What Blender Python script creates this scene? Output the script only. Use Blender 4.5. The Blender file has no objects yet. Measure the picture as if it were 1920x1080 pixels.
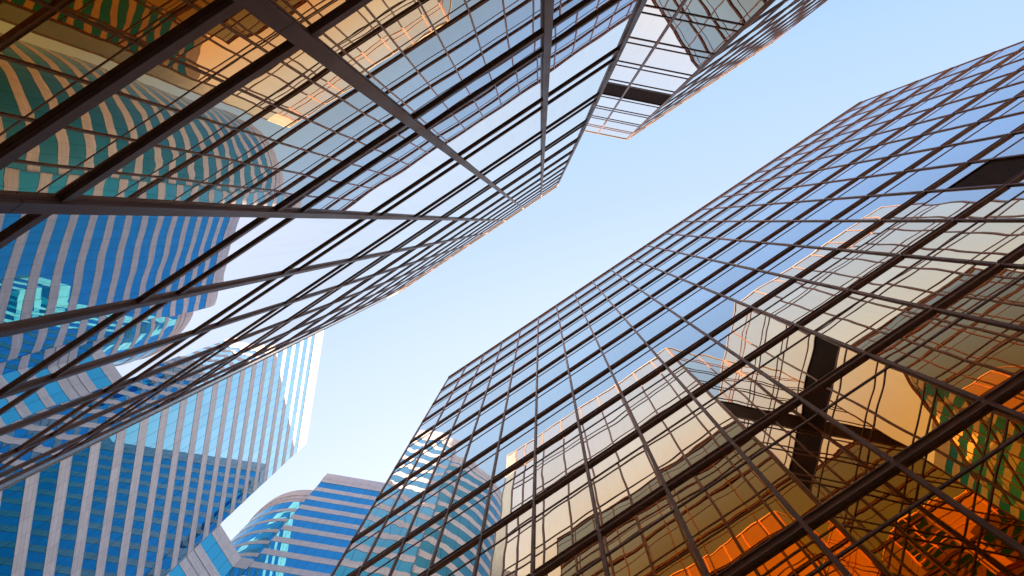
import bpy, bmesh, math, random
from mathutils import Vector
random.seed(7)
scene = bpy.context.scene
COL = scene.collection

# ---------------------------------------------------------------- camera
AZ = math.radians(33.74)          # direction of the street in the picture
CA, SA = math.cos(AZ), math.sin(AZ)
CAMZ = 1.6
F_PX, W_PX, H_PX = 1100.0, 1920.0, 1080.0
VX, VY = 1013.5, 416.3            # the zenith in the picture
cam = bpy.data.cameras.new("camera")
cam_ob = bpy.data.objects.new("camera", cam)
COL.objects.link(cam_ob)
cam.sensor_fit = 'HORIZONTAL'
cam.sensor_width = 36.0
cam.lens = F_PX / W_PX * 36.0
cam.shift_x = (W_PX / 2 - VX) / W_PX
cam.shift_y = (VY - H_PX / 2) / W_PX
cam.clip_start = 0.02
cam.clip_end = 3000
from mathutils import Matrix
cam_ob.matrix_world = Matrix(((CA, SA, 0, 0), (SA, -CA, 0, 0), (0, 0, -1, CAMZ), (0, 0, 0, 1)))
scene.camera = cam_ob

# ---------------------------------------------------------------- sky, sun, exposure
SUN = Vector((0.12, 2.08, 1.0)).normalized()
elev = math.asin(SUN.z)
rot = math.atan2(SUN.x, SUN.y)
world = bpy.data.worlds.new("World")
scene.world = world
world.use_nodes = True
nt = world.node_tree
nt.nodes.clear()
out = nt.nodes.new('ShaderNodeOutputWorld')
bg = nt.nodes.new('ShaderNodeBackground')
sky = nt.nodes.new('ShaderNodeTexSky')
sky.sky_type = 'NISHITA'
sky.sun_disc = False
sky.sun_elevation = elev
sky.sun_rotation = rot
sky.air_density = 1.0
sky.dust_density = 3.0
sky.ozone_density = 1.0
mixw = nt.nodes.new('ShaderNodeMix'); mixw.data_type = 'RGBA'
# bright thin haze high in the air: whiter towards the lower left and the sun, bluer away from it
wtc = nt.nodes.new('ShaderNodeTexCoord')
wdot = nt.nodes.new('ShaderNodeVectorMath'); wdot.operation = 'DOT_PRODUCT'
wdot.inputs[1].default_value = (-0.3, 0.9, 0.2)
nt.links.new(wtc.outputs['Generated'], wdot.inputs[0])
wmap = nt.nodes.new('ShaderNodeMapRange')
wmap.inputs[1].default_value = -0.4; wmap.inputs[2].default_value = 0.8
nt.links.new(wdot.outputs['Value'], wmap.inputs[0])
wr = nt.nodes.new('ShaderNodeValToRGB')
HZ = [(0.0, (1.8, 3.1, 6.0)), (0.24, (2.7, 4.2, 6.8)), (0.35, (3.5, 5.0, 6.9)), (0.5, (4.2, 5.4, 6.9)), (0.66, (5.4, 6.3, 7.6)), (0.8, (6.8, 7.4, 9.0)), (1.0, (8.6, 8.6, 9.2))]
while len(wr.color_ramp.elements) < len(HZ): wr.color_ramp.elements.new(0.5)
for e_, (p_, c_) in zip(wr.color_ramp.elements, HZ):
    e_.position = p_; e_.color = tuple(x / 10 for x in c_) + (1,)
nt.links.new(wmap.outputs[0], wr.inputs[0])
# the air brightens towards the horizon
wsep = nt.nodes.new('ShaderNodeSeparateXYZ'); nt.links.new(wtc.outputs['Generated'], wsep.inputs[0])
whz = nt.nodes.new('ShaderNodeMapRange')
whz.inputs[1].default_value = 0.6; whz.inputs[2].default_value = 0.0
whz.inputs[3].default_value = 10.0; whz.inputs[4].default_value = 19.0
nt.links.new(wsep.outputs[2], whz.inputs[0])
wsc = nt.nodes.new('ShaderNodeVectorMath'); wsc.operation = 'SCALE'
nt.links.new(wr.outputs[0], wsc.inputs[0]); nt.links.new(whz.outputs[0], wsc.inputs['Scale'])
mixw.inputs[0].default_value = 0.85
nt.links.new(wsc.outputs[0], mixw.inputs[7])
nt.links.new(sky.outputs[0], mixw.inputs[6])
nt.links.new(mixw.outputs[2], bg.inputs[0])
nt.links.new(bg.outputs[0], out.inputs[0])
bg.inputs[1].default_value = 0.05

sun = bpy.data.lights.new("sun", 'SUN')
sun.energy = 5.0
sun.angle = math.radians(0.5)
sun.color = (1.0, 0.80, 0.58)
sun_ob = bpy.data.objects.new("sun", sun)
sun_ob.rotation_euler = (-SUN).to_track_quat('-Z', 'Y').to_euler()
sun_ob.location = (0, 60, 90)
COL.objects.link(sun_ob)

scene.view_settings.view_transform = 'Standard'
scene.view_settings.look = 'None'
scene.view_settings.exposure = 1.74
scene.view_settings.gamma = 1.0
scene.render.engine = 'CYCLES'
cy = scene.cycles
cy.max_bounces = 20
cy.glossy_bounces = 16
cy.diffuse_bounces = 4
cy.sample_clamp_indirect = 0.0
cy.blur_glossy = 4.0
cy.caustics_reflective = True

# ---------------------------------------------------------------- materials
def new_mat(name):
    m = bpy.data.materials.new(name)
    m.use_nodes = True
    m.node_tree.nodes.clear()
    return m, m.node_tree

def N(t, kind, **kw):
    n = t.nodes.new(kind)
    for k, v in kw.items():
        setattr(n, k, v)
    return n

def vmath(t, op, a=None, b=None, scale=None):
    n = N(t, 'ShaderNodeVectorMath', operation=op)
    for i, x in enumerate((a, b)):
        if x is None: continue
        if isinstance(x, (tuple, list)): n.inputs[i].default_value = x
        else: t.links.new(x, n.inputs[i])
    if scale is not None:
        if isinstance(scale, float): n.inputs['Scale'].default_value = scale
        else: t.links.new(scale, n.inputs['Scale'])
    return n

def smath(t, op, a=None, b=None, clamp=False):
    n = N(t, 'ShaderNodeMath', operation=op, use_clamp=clamp)
    for i, x in enumerate((a, b)):
        if x is None: continue
        if isinstance(x, (int, float)): n.inputs[i].default_value = x
        else: t.links.new(x, n.inputs[i])
    return n.outputs[0]

def wavy_normal(t, tilt_out, tilt_amt, noise_amt, freq):
    """a sheet of glass that is never quite flat: every pane tilts a little and ripples"""
    geo = N(t, 'ShaderNodeNewGeometry')
    tex = N(t, 'ShaderNodeTexCoord')
    off = vmath(t, 'SCALE', tilt_out, scale=37.0)
    pos = vmath(t, 'ADD', tex.outputs['UV'], off.outputs[0])
    noi = N(t, 'ShaderNodeTexNoise', noise_dimensions='3D')
    noi.inputs['Scale'].default_value = freq
    noi.inputs['Detail'].default_value = 1.2
    noi.inputs['Roughness'].default_value = 0.45
    t.links.new(pos.outputs[0], noi.inputs['Vector'])
    c = vmath(t, 'SUBTRACT', noi.outputs['Color'], (0.5, 0.5, 0.5))
    c = vmath(t, 'SCALE', c.outputs[0], scale=noise_amt)
    ti = vmath(t, 'SCALE', tilt_out, scale=tilt_amt)
    s = vmath(t, 'ADD', c.outputs[0], ti.outputs[0])
    s = vmath(t, 'ADD', s.outputs[0], geo.outputs['Normal'])
    return vmath(t, 'NORMALIZE', s.outputs[0]).outputs[0], geo

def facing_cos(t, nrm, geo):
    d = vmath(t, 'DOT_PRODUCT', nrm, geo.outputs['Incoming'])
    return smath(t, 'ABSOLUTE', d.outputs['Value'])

def ramp(t, fac, stops):
    r = N(t, 'ShaderNodeValToRGB')
    el = r.color_ramp.elements
    while len(el) < len(stops): el.new(0.5)
    for e, (p, c) in zip(el, stops):
        e.position = p; e.color = (*c, 1)
    t.links.new(fac, r.inputs[0])
    return r.outputs[0]

def gold_glass():
    m, t = new_mat('gold_mirror_glass')
    at = N(t, 'ShaderNodeAttribute', attribute_name='tilt')
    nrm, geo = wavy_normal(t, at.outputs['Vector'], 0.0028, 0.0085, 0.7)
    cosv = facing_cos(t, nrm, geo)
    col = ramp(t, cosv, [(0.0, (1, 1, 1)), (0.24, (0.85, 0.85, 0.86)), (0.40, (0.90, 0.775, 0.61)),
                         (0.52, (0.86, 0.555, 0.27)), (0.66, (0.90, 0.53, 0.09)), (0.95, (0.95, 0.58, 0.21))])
    # coating differs a little from pane to pane
    sx = N(t, 'ShaderNodeSeparateXYZ'); t.links.new(at.outputs['Vector'], sx.inputs[0])
    pv = smath(t, 'MULTIPLY_ADD', sx.outputs[2], 0.045); pv.node.inputs[2].default_value = 0.965
    col = vmath(t, 'SCALE', col, scale=pv).outputs[0]
    gl = N(t, 'ShaderNodeBsdfGlossy', distribution='GGX')
    gl.inputs['Roughness'].default_value = 0.0
    t.links.new(col, gl.inputs['Color'])
    t.links.new(nrm, gl.inputs['Normal'])
    # a trace of street dust on the sheet
    df = N(t, 'ShaderNodeBsdfDiffuse')
    df.inputs['Color'].default_value = (0.25, 0.17, 0.09, 1)
    stx = N(t, 'ShaderNodeTexCoord')
    smp = N(t, 'ShaderNodeMapping'); smp.inputs['Scale'].default_value = (7, 0.5, 1)
    t.links.new(stx.outputs['UV'], smp.inputs[0])
    sno = N(t, 'ShaderNodeTexNoise'); sno.inputs['Scale'].default_value = 1.0; sno.inputs['Detail'].default_value = 5
    t.links.new(smp.outputs[0], sno.inputs['Vector'])
    sf = N(t, 'ShaderNodeMapRange'); sf.inputs[1].default_value = 0.5; sf.inputs[2].default_value = 0.8
    sf.inputs[3].default_value = 0.008; sf.inputs[4].default_value = 0.07
    t.links.new(sno.outputs['Fac'], sf.inputs[0])
    mx = N(t, 'ShaderNodeMixShader'); t.links.new(sf.outputs[0], mx.inputs[0])
    t.links.new(gl.outputs[0], mx.inputs[1]); t.links.new(df.outputs[0], mx.inputs[2])
    o = N(t, 'ShaderNodeOutputMaterial')
    t.links.new(mx.outputs[0], o.inputs[0])
    return m

def blue_glass(name, stops, pane=(1.5, 3.6)):
    m, t = new_mat(name)
    tex = N(t, 'ShaderNodeTexCoord')
    sep = N(t, 'ShaderNodeSeparateXYZ'); t.links.new(tex.outputs['UV'], sep.inputs[0])
    fx = smath(t, 'FLOOR', smath(t, 'DIVIDE', sep.outputs[0], pane[0]))
    fy = smath(t, 'FLOOR', smath(t, 'DIVIDE', sep.outputs[1], pane[1]))
    cmb = N(t, 'ShaderNodeCombineXYZ'); t.links.new(fx, cmb.inputs[0]); t.links.new(fy, cmb.inputs[1])
    wn = N(t, 'ShaderNodeTexWhiteNoise', noise_dimensions='3D'); t.links.new(cmb.outputs[0], wn.inputs['Vector'])
    tl = vmath(t, 'SUBTRACT', wn.outputs['Color'], (0.5, 0.5, 0.5))
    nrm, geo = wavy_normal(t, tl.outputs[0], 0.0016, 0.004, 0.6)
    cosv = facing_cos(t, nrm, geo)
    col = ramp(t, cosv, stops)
    # dark joint between neighbouring panes
    fr = smath(t, 'FRACT', smath(t, 'DIVIDE', sep.outputs[0], pane[0]))
    ln = smath(t, 'LESS_THAN', fr, 0.045)
    var = smath(t, 'MULTIPLY_ADD', wn.outputs['Value'], 0.10); var.node.inputs[2].default_value = 0.93
    col = vmath(t, 'SCALE', col, scale=var).outputs[0]
    gl = N(t, 'ShaderNodeBsdfGlossy'); gl.inputs['Roughness'].default_value = 0.0
    t.links.new(col, gl.inputs['Color']); t.links.new(nrm, gl.inputs['Normal'])
    df = N(t, 'ShaderNodeBsdfDiffuse'); df.inputs['Color'].default_value = (0.03, 0.06, 0.10, 1)
    f = smath(t, 'MULTIPLY_ADD', ln, 0.5); f.node.inputs[2].default_value = 0.06
    mx = N(t, 'ShaderNodeMixShader'); t.links.new(f, mx.inputs[0])
    t.links.new(gl.outputs[0], mx.inputs[1]); t.links.new(df.outputs[0], mx.inputs[2])
    o = N(t, 'ShaderNodeOutputMaterial'); t.links.new(mx.outputs[0], o.inputs[0])
    return m

def metal(name, base, rough, metallic, streak=0.25):
    m, t = new_mat(name)
    tex = N(t, 'ShaderNodeTexCoord')
    mp = N(t, 'ShaderNodeMapping'); mp.inputs['Scale'].default_value = (3, 3, 0.7)
    t.links.new(tex.outputs['Object'], mp.inputs[0])
    noi = N(t, 'ShaderNodeTexNoise'); noi.inputs['Scale'].default_value = 2.2; noi.inputs['Detail'].default_value = 6
    t.links.new(mp.outputs[0], noi.inputs['Vector'])
    r = ramp(t, noi.outputs['Fac'], [(0.25, tuple(c * (1 - streak) for c in base)), (0.75, tuple(c * (1 + streak) for c in base))])
    p = N(t, 'ShaderNodeBsdfPrincipled')
    t.links.new(r, p.inputs['Base Color'])
    p.inputs['Metallic'].default_value = metallic
    rr = smath(t, 'MULTIPLY_ADD', noi.outputs['Fac'], 0.25); rr.node.inputs[2].default_value = rough - 0.12
    t.links.new(rr, p.inputs['Roughness'])
    o = N(t, 'ShaderNodeOutputMaterial'); t.links.new(p.outputs[0], o.inputs[0])
    return m

def stone(name, base, panel=1.5, rows=0.5):
    m, t = new_mat(name)
    tex = N(t, 'ShaderNodeTexCoord')
    sep = N(t, 'ShaderNodeSeparateXYZ'); t.links.new(tex.outputs['UV'], sep.inputs[0])
    ux = smath(t, 'DIVIDE', sep.outputs[0], panel)
    uy = smath(t, 'DIVIDE', sep.outputs[1], rows)
    jx = smath(t, 'LESS_THAN', smath(t, 'FRACT', ux), 0.03)
    jy = smath(t, 'LESS_THAN', smath(t, 'FRACT', uy), 0.07)
    j = smath(t, 'MAXIMUM', jx, jy)
    cmb = N(t, 'ShaderNodeCombineXYZ')
    t.links.new(smath(t, 'FLOOR', ux), cmb.inputs[0]); t.links.new(smath(t, 'FLOOR', uy), cmb.inputs[1])
    wn = N(t, 'ShaderNodeTexWhiteNoise'); t.links.new(cmb.outputs[0], wn.inputs['Vector'])
    noi = N(t, 'ShaderNodeTexNoise'); noi.inputs['Scale'].default_value = 1.3; noi.inputs['Detail'].default_value = 8
    t.links.new(tex.outputs['UV'], noi.inputs['Vector'])
    v = smath(t, 'ADD', smath(t, 'MULTIPLY', wn.outputs['Value'], 0.4), smath(t, 'MULTIPLY', noi.outputs['Fac'], 0.6))
    c = ramp(t, v, [(0.15, tuple(x * 0.86 for x in base)), (0.85, tuple(x * 1.12 for x in base))])
    mx = N(t, 'ShaderNodeMix', data_type='RGBA')
    t.links.new(smath(t, 'MULTIPLY', j, 0.55), mx.inputs[0]); t.links.new(c, mx.inputs[6])
    mx.inputs[7].default_value = (base[0] * .3, base[1] * .3, base[2] * .3, 1)
    p = N(t, 'ShaderNodeBsdfPrincipled'); p.inputs['Roughness'].default_value = 0.55
    t.links.new(mx.outputs[2], p.inputs['Base Color'])
    o = N(t, 'ShaderNodeOutputMaterial'); t.links.new(p.outputs[0], o.inputs[0])
    return m

def paving(name, base, scale):
    m, t = new_mat(name)
    tex = N(t, 'ShaderNodeTexCoord')
    br = N(t, 'ShaderNodeTexBrick'); br.inputs['Scale'].default_value = scale
    br.inputs['Color1'].default_value = (*base, 1)
    br.inputs['Color2'].default_value = tuple(c * 0.8 for c in base) + (1,)
    br.inputs['Mortar'].default_value = tuple(c * 0.4 for c in base) + (1,)
    br.inputs['Mortar Size'].default_value = 0.01
    t.links.new(tex.outputs['Object'], br.inputs['Vector'])
    p = N(t, 'ShaderNodeBsdfPrincipled'); p.inputs['Roughness'].default_value = 0.8
    t.links.new(br.outputs['Color'], p.inputs['Base Color'])
    o = N(t, 'ShaderNodeOutputMaterial'); t.links.new(p.outputs[0], o.inputs[0])
    return m

M_GOLD = gold_glass()
M_BRONZE = metal('bronze_mullion', (0.30, 0.165, 0.115), 0.42, 0.35)
M_LOUVRE = metal('dark_louvre', (0.15, 0.095, 0.07), 0.6, 0.2)
M_COPING = metal('pale_bronze_coping', (0.55, 0.47, 0.40), 0.4, 0.3, 0.1)
M_CREAM = metal('champagne_corner_cladding', (0.90, 0.76, 0.52), 0.2, 0.85, 0.02)
M_CORE = metal('dark_core_wall', (0.05, 0.045, 0.04), 0.8, 0.0)
M_STONE = stone('pink_grey_granite', (0.70, 0.565, 0.505))
M_SILL = metal('pale_window_sill', (0.62, 0.60, 0.60), 0.5, 0.0, 0.08)
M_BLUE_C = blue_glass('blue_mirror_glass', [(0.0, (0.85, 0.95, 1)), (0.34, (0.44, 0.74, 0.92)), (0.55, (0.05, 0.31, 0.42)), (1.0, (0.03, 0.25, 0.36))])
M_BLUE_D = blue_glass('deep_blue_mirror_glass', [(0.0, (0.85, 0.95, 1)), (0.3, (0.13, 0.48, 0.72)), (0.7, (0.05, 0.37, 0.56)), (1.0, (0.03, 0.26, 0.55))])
M_BAY = blue_glass('teal_glass_dark_reflection', [(0.0, (0.8, 0.9, 0.95)), (0.34, (0.20, 0.44, 0.52)), (0.55, (0.06, 0.25, 0.32)), (1.0, (0.03, 0.18, 0.26))])  # bay glass tinted darker to stand in for dark surroundings it would reflect

# ---------------------------------------------------------------- mesh helpers
class MB:
    """collects quads (with a uv in metres and a tilt per pane) into ONE mesh"""
    def __init__(self): self.v, self.f, self.uv, self.tilt = [], [], [], []
    def quad(self, pts, uvs, tilt=(0, 0, 0)):
        b = len(self.v); self.v += [tuple(p) for p in pts]; self.f.append(tuple(range(b, b + len(pts))))
        self.uv += list(uvs); self.tilt += [tilt] * len(pts)
    def hexa(self, bot, top, z0, z1, s, tilt=(0, 0, 0)):
        """prism on a 4-point footprint bot/top (counter-clockwise seen from above)"""
        B = [Vector((p[0], p[1], z0)) for p in bot]; T = [Vector((p[0], p[1], z1)) for p in top]
        n = len(B)
        for i in range(n):
            j = (i + 1) % n
            self.quad([B[i], B[j], T[j], T[i]], [(s[i], z0), (s[j], z0), (s[j], z1), (s[i], z1)], tilt)
        self.quad(T, [(p[0], p[1]) for p in T], tilt)
        self.quad(B[::-1], [(p[0], p[1]) for p in B[::-1]], tilt)
    def box(self, fr, s0, s1, d0, d1, z0, z1, tilt=(0, 0, 0), chamfer=0.0):
        a, b, c, d = fr.at(s0, d0), fr.at(s0, d1), fr.at(s1, d1), fr.at(s1, d0)
        # fr runs with its outward side on the right hand: order counter-clockwise from above
        self.hexa([a, b, c, d] if fr.ccw else [d, c, b, a], [a, b, c, d] if fr.ccw else [d, c, b, a], z0, z1,
                  [s0, s0, s1, s1] if fr.ccw else [s1, s1, s0, s0], tilt)
    def build(self, name, mat, parent=None, kind=None):
        me = bpy.data.meshes.new(name)
        loc = parent.location if parent is not None else Vector((0, 0, 0))
        if parent is not None and parent.parent is not None: loc = parent.parent.location
        me.from_pydata([(x - loc[0], y - loc[1], z - loc[2]) for x, y, z in self.v], [], self.f)
        uvl = me.uv_layers.new(name='UVMap')
        uvl.data.foreach_set('uv', [c for uv in self.uv for c in uv])
        if any(t != (0, 0, 0) for t in self.tilt):
            at = me.attributes.new('tilt', 'FLOAT_VECTOR', 'POINT')
            at.data.foreach_set('vector', [c for t in self.tilt for c in t])
        me.materials.append(mat)
        me.update()
        ob = bpy.data.objects.new(name, me)
        if parent is not None: ob.parent = parent
        COL.objects.link(ob)
        if kind: ob['kind'] = kind
        return ob

class Frame:
    """a facade: runs from P towards Q, outward side given by the sign"""
    def __init__(self, P, Q, out):
        self.P = Vector(P); d = Vector(Q) - self.P; self.L = d.length; self.t = d / self.L
        self.m = Vector((self.t.y, -self.t.x)) * out
        self.ccw = out < 0
    def at(self, s, d): return self.P + self.t * s + self.m * d

def thing(name, label, cat, loc, group=None):
    o = bpy.data.objects.new(name, None); o.location = loc; o.empty_display_size = 1
    COL.objects.link(o); o['label'] = label; o['category'] = cat
    if group: o['group'] = group
    return o

def project(p):
    z = p[2] - CAMZ
    if z <= 0.2: return None
    u, n = p[0], p[1]
    x = u * CA + n * SA; y = -u * SA + n * CA
    return VX + F_PX * x / z, VY + F_PX * y / z

def vis_area(q):
    P = [project(p) for p in q]
    if any(p is None for p in P):
        return 0
    P = [(min(max(x, 0), W_PX), min(max(y, 0), H_PX)) for x, y in P]
    return abs(sum(P[i][0] * P[(i + 1) % 4][1] - P[(i + 1) % 4][0] * P[i][1] for i in range(4))) / 2

def solid(name, poly, z0, z1, mat, parent):
    """closed prism over a polygon (counter-clockwise)"""
    mb = MB(); n = len(poly)
    for i in range(n):
        a, b = poly[i], poly[(i + 1) % n]
        l = (Vector(b) - Vector(a)).length
        mb.quad([(a[0], a[1], z0), (b[0], b[1], z0), (b[0], b[1], z1), (a[0], a[1], z1)], [(0, z0), (l, z0), (l, z1), (0, z1)])
    mb.quad([(p[0], p[1], z1) for p in poly], [(p[0], p[1]) for p in poly])
    mb.quad([(p[0], p[1], z0) for p in poly[::-1]], [(p[0], p[1]) for p in poly[::-1]])
    return mb.build(name, mat, parent)

def Z(fl): return CAMZ + 4.0 * fl      # height of a level counted in storeys above the eye

# ---------------------------------------------------------------- ground
mb = MB(); mb.quad([(-900, -900, 0), (900, -900, 0), (900, 900, 0), (-900, 900, 0)], [(-900, -900), (900, -900), (900, 900), (-900, 900)])
g = mb.build('ground', paving('street_paving', (0.24, 0.22, 0.20), 1.0)); g['kind'] = 'structure'

# ---------------------------------------------------------------- gold glass towers
ROOF = 13.77
def rnd_tilt(): return tuple(random.uniform(-1, 1) for _ in range(3))

def curtain(root, facades, lo, hi, style, louvres):
    """facades: list of (Frame, [mullion positions]).  Glass panel per bay and storey, a part each."""
    panels = []
    zbot = 0.15
    for fi, (fr, ms) in enumerate(facades):
        for b in range(len(ms) - 1):
            s0, s1 = ms[b], ms[b + 1]
            for k in range(-1, 14):
                a, c = k + lo, min(k + 1 + lo, ROOF)
                zs = [Z(a), Z(k + hi) if k + hi > a else Z(k + 1 + hi), Z(c)]
                zs[1] = min(zs[1], zs[2] - 0.05)
                zs[0] = max(zs[0], zbot)
                if zs[2] <= zbot + 0.1 or zs[1] <= zs[0]: continue
                q = [(*fr.at(s0, 0), zs[0]), (*fr.at(s1, 0), zs[0]), (*fr.at(s1, 0), zs[2]), (*fr.at(s0, 0), zs[2])]
                panels.append((vis_area(q), fi, fr, s0, s1, zs, k, b))
    panels.sort(key=lambda p: -p[0])
    rest = MB(); n = 0
    for ar, fi, fr, s0, s1, zs, k, b in panels:
        tgt = MB() if n < 100 else rest
        lou = louvres.get((fi, b, k))
        for i in range(2):
            if lou == i: continue
            tgt.box(fr, s0 + .004, s1 - .004, -0.03, 0.0, zs[i] + .004, zs[i + 1] - .004, rnd_tilt())
        if lou is not None:
            lb = MB(); z = zs[lou]
            lb.box(fr, s0 + .004, s1 - .004, -0.5, -0.30, zs[lou] + .01, zs[lou + 1] - .01)
            while z < zs[lou + 1] - 0.1:
                lb.box(fr, s0 + .004, s1 - .004, -0.295, -0.02, z + 0.02, z + 0.05); z += 0.13
            lb.build('louvre', M_LOUVRE, root)
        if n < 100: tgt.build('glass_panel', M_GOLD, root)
        n += 1
    if rest.v: rest.build('upper_glass', M_GOLD, root, 'stuff')
    top = Z(ROOF)
    for fi, (fr, ms) in enumerate(facades):
        L = fr.L
        for i, s in enumerate(ms):
            w = style['mw'] / 2; mb_ = MB()
            a, b = max(s - w, 0.0), min(s + w, L)
            cuts = [zbot] + [Z(k + lo) + .45 for k in range(0, 13)] + [top]
            for z0_, z1_ in zip(cuts[:-1], cuts[1:]):
                mb_.box(fr, a, b, 0.003, style['mp'], z0_ + .004, z1_ - .004)
            # slim inner rebate that throws a dark line beside the face
            mb_.box(fr, max(s - w - .008, 0), min(s + w + .008, L), 0.0015, style['mp'] * .35, zbot, top - .002)
            mb_.build('mullion', M_BRONZE, root)
        for k in range(-1, 14):
            for which, off in (('lo', lo), ('hi', hi)):
                zc = Z(k + off)
                h, p = style[which]
                if zc - h / 2 < zbot or zc + h / 2 > top - 0.1: continue
                t_ = MB()
                segs = [ms[0] if ms[0] > 0.5 else 0.0] + [m for m in ms[1:-1]] + [L]
                w = style['mw'] / 2
                for a, b in zip(segs[:-1], segs[1:]):
                    a2 = a + (w if a > 0 else w * .5) + .001; b2 = b - (w if b < L else w * .5) - .001
                    if p > style['mp'] * 1.3:      # deep ledge: front plate, recessed web, lower lip
                        t_.box(fr, a2, b2, 0.002, p, zc - h / 2, zc - h / 2 + 0.035)
                        t_.box(fr, a2, b2, 0.002, p * .62, zc - h / 2 + 0.035, zc + h / 2 - 0.03)
                        t_.box(fr, a2, b2, 0.002, p, zc + h / 2 - 0.03, zc + h / 2)
                    else:
                        t_.box(fr, a2, b2, 0.002, p, zc - h / 2, zc + h / 2)
                t_.build('ledge' if h > .15 else 'transom', M_BRONZE, root)
        c = MB(); c.box(fr, 0, L, -0.25, style['mp'] + .02, top, top + 0.10)
        c.build('coping', M_COPING if style['pale'] else M_BRONZE, root)

BAY = 2.0236
# --- the tower the camera stands against (upper left of the picture)
AN = -1.931
A0, A1, A2_, A3 = -14.85, 3.19, 11.10, 27.55
apex = ((A1 + A2_) / 2, AN - (A2_ - A1) / 2)
END = (A3 + 16 * math.cos(math.radians(33)), AN - 16 * math.sin(math.radians(33)))
rootA = thing('gold_tower', 'gold mirror glass tower with a deep notch in its front, at upper left', 'tower', (-5, -12, 0))
f1 = Frame((A0, AN), (A1, AN), -1)
m1 = sorted([1.04, f1.L - 0.06] + [1.377 - k * BAY - A0 for k in range(0, 8)])
f2 = Frame((A1, AN), apex, -1)
f3 = Frame(apex, (A2_, AN), -1)
f4 = Frame((A2_, AN), (A3, AN), -1)
f5 = Frame((A3, AN), END, -1)
def even(fr, n): return [0.06] + [fr.L * i / n for i in range(1, n)] + [fr.L - 0.06]
facA = [(f1, m1), (f2, even(f2, 2)), (f3, even(f3, 2)), (f4, even(f4, 8)), (f5, even(f5, 6))]
styleA = dict(mw=0.12, mp=0.045, lo=(0.09, 0.034), hi=(0.08, 0.03), pale=True)
LA, HA = 0.80, 0.995
louA = {(1, 0, 8): 1, (1, 1, 8): 1, (2, 0, 8): 1, (2, 1, 8): 1}
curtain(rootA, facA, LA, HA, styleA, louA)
polyA = [(A0 + .1, AN - .6), (A0 + .1, -24), (END[0] + 2, -24), (END[0] - .2, END[1] - .6), (A3 - .1, AN - .6), (A2_ + .2, AN - .6),
         (apex[0], apex[1] - .7), (A1 - .2, AN - .6)]
solid('core_wall', polyA, 0, Z(ROOF) - 0.05, M_CORE, rootA)
# end and rear walls in plain bronze cladding, and the roof deck
mb = MB(); fe = Frame((A0, -24), (A0, AN - .03), -1); mb.box(fe, 0, fe.L, -0.1, 0, 0, Z(ROOF)); mb.build('end_wall', M_BRONZE, rootA)
# pale corner cladding at the left end of the front
mb = MB()
for k in range(14):
    mb.box(f1, 0.10, 1.0, -0.03, 0.02, max(Z(k - 1 + LA), .15) + .006, Z(k + LA if k < 13 else ROOF) - .006, (0, 0, 0))
mb.build('corner_cladding', M_CREAM, rootA)
mb = MB(); mb.box(f1, 0.0, 0.095, 0.002, 0.05, 0.15, Z(ROOF)); mb.build('corner_trim', M_COPING, rootA)

# --- the tower across the street (right of the picture)
BN = 7.331
B0 = -15.254
B1 = B0 + 22.95 * BAY
rootB = thing('gold_tower', 'flat fronted gold mirror glass tower filling the right side, with deep bronze ledges', 'tower', (8, 20, 0))
fb = Frame((B0, BN), (B1, BN), 1)
mB = [0.05] + [k * BAY for k in range(1, 23)] + [fb.L - 0.05]
styleB = dict(mw=0.09, mp=0.05, lo=(0.24, 0.08), hi=(0.055, 0.022), pale=False)
LB, HB = 0.692, 1.425
louB = {(0, 14, 4): 0}
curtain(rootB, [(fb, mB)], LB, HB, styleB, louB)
solid('core_wall', [(B0 + .1, BN + .6), (B1 - .1, BN + .6), (B1 - .1, 30), (B0 + .1, 30)], 0, Z(ROOF) - 0.05, M_CORE, rootB)
mb = MB(); fe = Frame((B0, BN + .03), (B0, 30), -1); mb.box(fe, 0, fe.L, -0.1, 0, 0, Z(ROOF)); mb.build('end_wall', M_BRONZE, rootB)

# ---------------------------------------------------------------- striped towers
def Wm(X, Y): return Vector((X * CA - Y * SA, X * SA + Y * CA))     # picture-right, picture-down metres -> plan

def offset_path(path, d, out):
    P = [Vector(p) for p in path]; res = []
    for i in range(len(P)):
        nn = []
        for a, b in ((i - 1, i), (i, i + 1)):
            if a >= 0 and b < len(P):
                t = (P[b] - P[a]).normalized(); nn.append(Vector((t.y, -t.x)) * out)
        m = sum(nn, Vector((0, 0))); m.normalize()
        res.append(P[i] + m * (d / max(m.dot(nn[0]), .3)))
    return res

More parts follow.
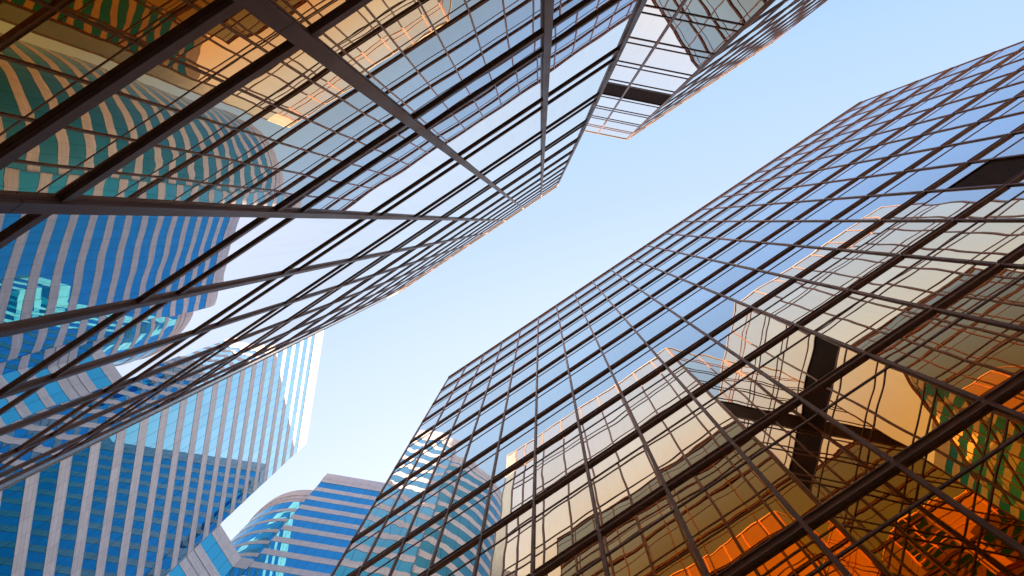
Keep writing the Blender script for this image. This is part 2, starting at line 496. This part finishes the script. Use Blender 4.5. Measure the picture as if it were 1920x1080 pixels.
def ring(path, out, d0, d1, z0, z1, mb=None):
    """a wall strip that follows the path, between offsets d0 (inner) and d1 (outer)"""
    mb = mb or MB()
    I, O = offset_path(path, d0, out), offset_path(path, d1, out)
    s = [0.0]
    for i in range(1, len(path)): s.append(s[-1] + (Vector(path[i]) - Vector(path[i - 1])).length)
    for i in range(len(path) - 1):
        j = i + 1
        def q(a, b, c, d, uv): mb.quad([a, b, c, d] if out > 0 else [d, c, b, a], uv if out > 0 else uv[::-1])
        A = lambda p, z: (p.x, p.y, z)
        q(A(O[i], z0), A(O[j], z0), A(O[j], z1), A(O[i], z1), [(s[i], z0), (s[j], z0), (s[j], z1), (s[i], z1)])
        q(A(O[i], z1), A(O[j], z1), A(I[j], z1), A(I[i], z1), [(s[i], z1), (s[j], z1), (s[j], z1 + .3), (s[i], z1 + .3)])
        q(A(I[i], z0), A(I[j], z0), A(O[j], z0), A(O[i], z0), [(s[i], z0 - .3), (s[j], z0 - .3), (s[j], z0), (s[i], z0)])
        q(A(I[j], z0), A(I[i], z0), A(I[i], z1), A(I[j], z1), [(s[j], z0), (s[i], z0), (s[i], z1), (s[j], z1)])
    for e, flip in ((0, False), (len(path) - 1, True)):
        a = [(O[e].x, O[e].y, z0), (O[e].x, O[e].y, z1), (I[e].x, I[e].y, z1), (I[e].x, I[e].y, z0)]
        if flip: a = a[::-1]
        if out < 0: a = a[::-1]
        mb.quad(a, [(0, z0), (0, z1), (.3, z1), (.3, z0)])
    return mb

def striped(root, path, out, top_spandrel, F, sp, glass, zmin=0.0, extra_low=0.0):
    """storeys of stone spandrel and ribbon window from top_spandrel down to the ground"""
    z = top_spandrel
    while z > zmin + 0.5:
        lo = max(z - sp, zmin)
        r = ring(path, out, -0.3, 0.0, lo, z); r.build('spandrel', M_STONE, root)
        r = ring(path, out, -0.02, 0.015, z, z + 0.06); r.build('sill', M_SILL, root)
        wlo = max(z - F + 0.065, zmin)
        if lo - wlo > .3:
            r = ring(path, out, -0.3, -0.03, wlo, lo - .003); r.build('window', glass, root)
        z -= F

def arc(c, R, a0, a1, n): return [Vector((c[0] + R * math.cos(a0 + (a1 - a0) * i / n), c[1] + R * math.sin(a0 + (a1 - a0) * i / n))) for i in range(n + 1)]

# --- tower C (lower left): long flat front, rounded bay at its far end
Cn = Wm(-47.85, 45.15)
tC = Vector((math.cos(math.radians(0)), 0))
dCi = (0.153, -0.988); tC = Wm(*dCi).normalized()
nC = Vector((-tC.y, tC.x));
if nC.x < 0: nC = -nC
S1 = Cn + tC * 27.0
S2 = S1 + nC * 3.5
E = S2 + tC * 8.6
HC = CAMZ + 119.8
a0 = math.atan2(nC.y, nC.x)
cenC = E - nC * 14.5
arcC = arc(cenC, 14.0, a0, a0 - math.radians(115), 26)
rootC = thing('striped_tower', 'tall grey stone and blue glass striped tower with a flat front, at lower left', 'tower', (Cn.x, Cn.y, 0))
backC = Cn - nC * 24
path_top = [backC, Cn, S1, S2, E, E - nC * 24]
# which side is outward for a path running backC -> Cn -> E
outC = 1 if Vector((tC.y, -tC.x)).dot(nC) > 0 else -1
FC = 3.615
sp_tops = 50.43 + 1.40 + CAMZ + FC * 17         # top of the highest spandrel below the cornice
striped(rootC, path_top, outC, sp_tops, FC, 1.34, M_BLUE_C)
for i, (z0, z1, d) in enumerate([(115.3, 116.8, .03), (116.8, 118.3, .07), (118.3, 119.8, .03)]):
    ring(path_top, outC, -0.4, d, CAMZ + z0, CAMZ + z1).build('cornice', M_STONE, rootC)
if sp_tops + .07 < CAMZ + 115.29:
    ring(path_top, outC, -0.3, -0.03, sp_tops + .065, CAMZ + 115.29).build('window', M_BLUE_C, rootC)
# rounded bay
pb = [E - nC * .5] + arcC[1:]
zb = CAMZ + 108.8
while zb - CAMZ > 4:
    ring(pb, outC, -0.3, 0, zb - 1.4, zb).build('bay_spandrel', M_STONE, rootC)
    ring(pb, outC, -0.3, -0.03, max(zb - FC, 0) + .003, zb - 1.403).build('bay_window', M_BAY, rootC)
    zb -= FC
ring(pb, outC, -0.3, -0.03, CAMZ + 108.805, CAMZ + 109.3).build('bay_window', M_BLUE_C, rootC)
for z0, z1, d in [(109.3, 110.8, .03), (110.8, 112.2, .07)]:
    ring(pb, outC, -0.4, d, CAMZ + z0, CAMZ + z1).build('bay_cornice', M_STONE, rootC)
inner = offset_path([backC, Cn, S1, S2, E], -0.5, outC)
pc = list(inner) + [E - nC * 24]
def ccw(p):
    a = sum(p[i][0] * p[(i + 1) % len(p)][1] - p[(i + 1) % len(p)][0] * p[i][1] for i in range(len(p)))
    return p if a > 0 else p[::-1]
solid('core_wall', ccw([tuple(p) for p in pc]), 0, HC - .5, M_STONE, rootC)
pcb = [tuple(p) for p in offset_path(pb, -0.5, outC)]
solid('bay_core', ccw(pcb + [tuple(E - nC * 24)]), 0, CAMZ + 112, M_STONE, rootC)

# --- tower D (bottom centre): flat front and a rounded bay on its left
eD = Wm(0.986, 0.165).normalized()
Dc = Wm(-42.7, 50.4)
nD = Vector((-eD.y, eD.x))
if nD.dot(Wm(0, -1)) < 0: nD = -nD
outD = 1 if Vector((eD.y, -eD.x)).dot(nD) > 0 else -1
De = Dc + eD * 56
HD = CAMZ + 117.6
rootD = thing('striped_tower', 'blue glass and grey stone striped tower with a rounded glass bay, at bottom centre', 'tower', (Dc.x, Dc.y, 0))
pathD = [Dc - nD * 24, Dc, De, De - nD * 24]
FD = 3.5
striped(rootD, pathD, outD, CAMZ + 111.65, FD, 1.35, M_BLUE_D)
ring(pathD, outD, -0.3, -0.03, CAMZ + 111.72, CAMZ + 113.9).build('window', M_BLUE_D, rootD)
for z0, z1, d in [(113.903, 115.2, .03), (115.2, 116.4, .07), (116.4, 117.6, .03)]:
    ring(pathD, outD, -0.4, d, CAMZ + z0, CAMZ + z1).build('cornice', M_STONE, rootD)
cD = Dc - nD * (0.8 + 11.5)
angf = math.atan2(nD.y, nD.x)
leftdir = -eD
angl = math.atan2(leftdir.y, leftdir.x)
dl = (angl - angf + math.pi) % (2 * math.pi) - math.pi
pbD = arc(cD, 11.5, angf, angf + dl, 16)
pbD.append(pbD[-1] - nD * 10)
pbD = pbD[::-1]
pbD[-1] = pbD[-1] + eD * 0.05
zb = CAMZ + 108.1
while zb - CAMZ > 4:
    ring(pbD, outD, -0.3, 0, zb - 1.0, zb).build('bay_spandrel', M_STONE, rootD)
    ring(pbD, outD, -0.3, -0.03, max(zb - FD, 0) + .003, zb - 1.003).build('bay_window', M_BLUE_D, rootD)
    zb -= FD
for z0, z1, d in [(108.103, 109.3, .08), (109.3, 110.5, .18), (110.5, 111.65, .1)]:
    ring(pbD, outD, -0.4, d, CAMZ + z0, CAMZ + z1).build('bay_cornice', M_STONE, rootD)
inn = offset_path(pathD, -0.5, outD)
solid('core_wall', ccw([tuple(p) for p in inn]), 0, HD - .5, M_STONE, rootD)
innb = offset_path(pbD, -0.5, outD)
solid('bay_core', ccw([tuple(p) for p in innb] + [tuple(Dc - nD * 21)]), 0, CAMZ + 111.2, M_STONE, rootD)
# small top of another building behind, peeping over the bay
pr = Wm(-57.2, 60.2)
ringp = [pr, pr + eD * 4.0, pr + eD * 4.0 - nD * 4, pr - nD * 4]
solid('rear_rooftop', ccw([tuple(p) for p in ringp]), CAMZ + 60, CAMZ + 112.5, M_STONE, rootD)

# --- chamfered link between the two striped towers
L0 = Cn + nC * 0.02
L1 = Wm(-44.7, 50.07)
rootL = thing('link_block', 'lower striped block set at an angle between the two grey striped towers', 'building', (L0.x, L0.y, 0))
pl = [L0, L1, L1 + (L1 - L0).normalized() * 0.0 + eD * 1.98]
tl = (L1 - L0).normalized()
nl = Vector((tl.y, -tl.x)); outL = 1
if nl.dot(nC + nD) < 0: outL = -1
seq = [(85.2, 87.6, 's'), (82.4, 85.2, 'g'), (80.95, 82.4, 's'), (80.6, 80.95, 'w'), (79.3, 80.6, 's'), (78.95, 79.3, 'w'), (77.55, 78.95, 's')]
z = 77.55
while z > 4: seq += [(z - 2.2, z, 'g'), (z - 3.6, z - 2.2, 's')]; z -= 3.6
for lo_, hi_, k in seq:
    nm, mt, d = {'s': ('spandrel', M_STONE, 0.0), 'g': ('window', M_BLUE_D, -0.04), 'w': ('slot', M_SILL, -0.12)}[k]
    ring(pl, outL, -0.4, d, CAMZ + lo_ + .003, CAMZ + hi_).build(nm, mt, rootL)
nlv = nl * outL
i0 = [tuple(p) for p in offset_path(pl, -.5, outL)]
solid('core_wall', ccw(i0 + [tuple(Dc - nD * 6 + Vector((0, 0))), tuple(Cn - nC * 1.0 - nlv * 6)]), 0, CAMZ + 87.4, M_STONE, rootL)

# --- unseen tower added behind the gold tower to shade the rounded bay of C
F0 = Vector((-32.5, 96.0))
rootF = thing('striped_tower', 'unseen striped tower added far behind the flat fronted gold tower to shade the rounded bay', 'tower', (F0.x, F0.y, 0))
pf = [F0 + Vector((0, 18)), F0, F0 + Vector((12, 0)), F0 + Vector((12, 18))]
striped(rootF, pf, 1, 186.0, 3.6, 1.4, M_BLUE_D)
ring(pf, 1, -0.4, 0.15, 186.07, 189.0).build('cornice', M_STONE, rootF)
solid('core_wall', ccw([tuple(p) for p in offset_path(pf, -0.5, 1)]), 0, 188.5, M_STONE, rootF)
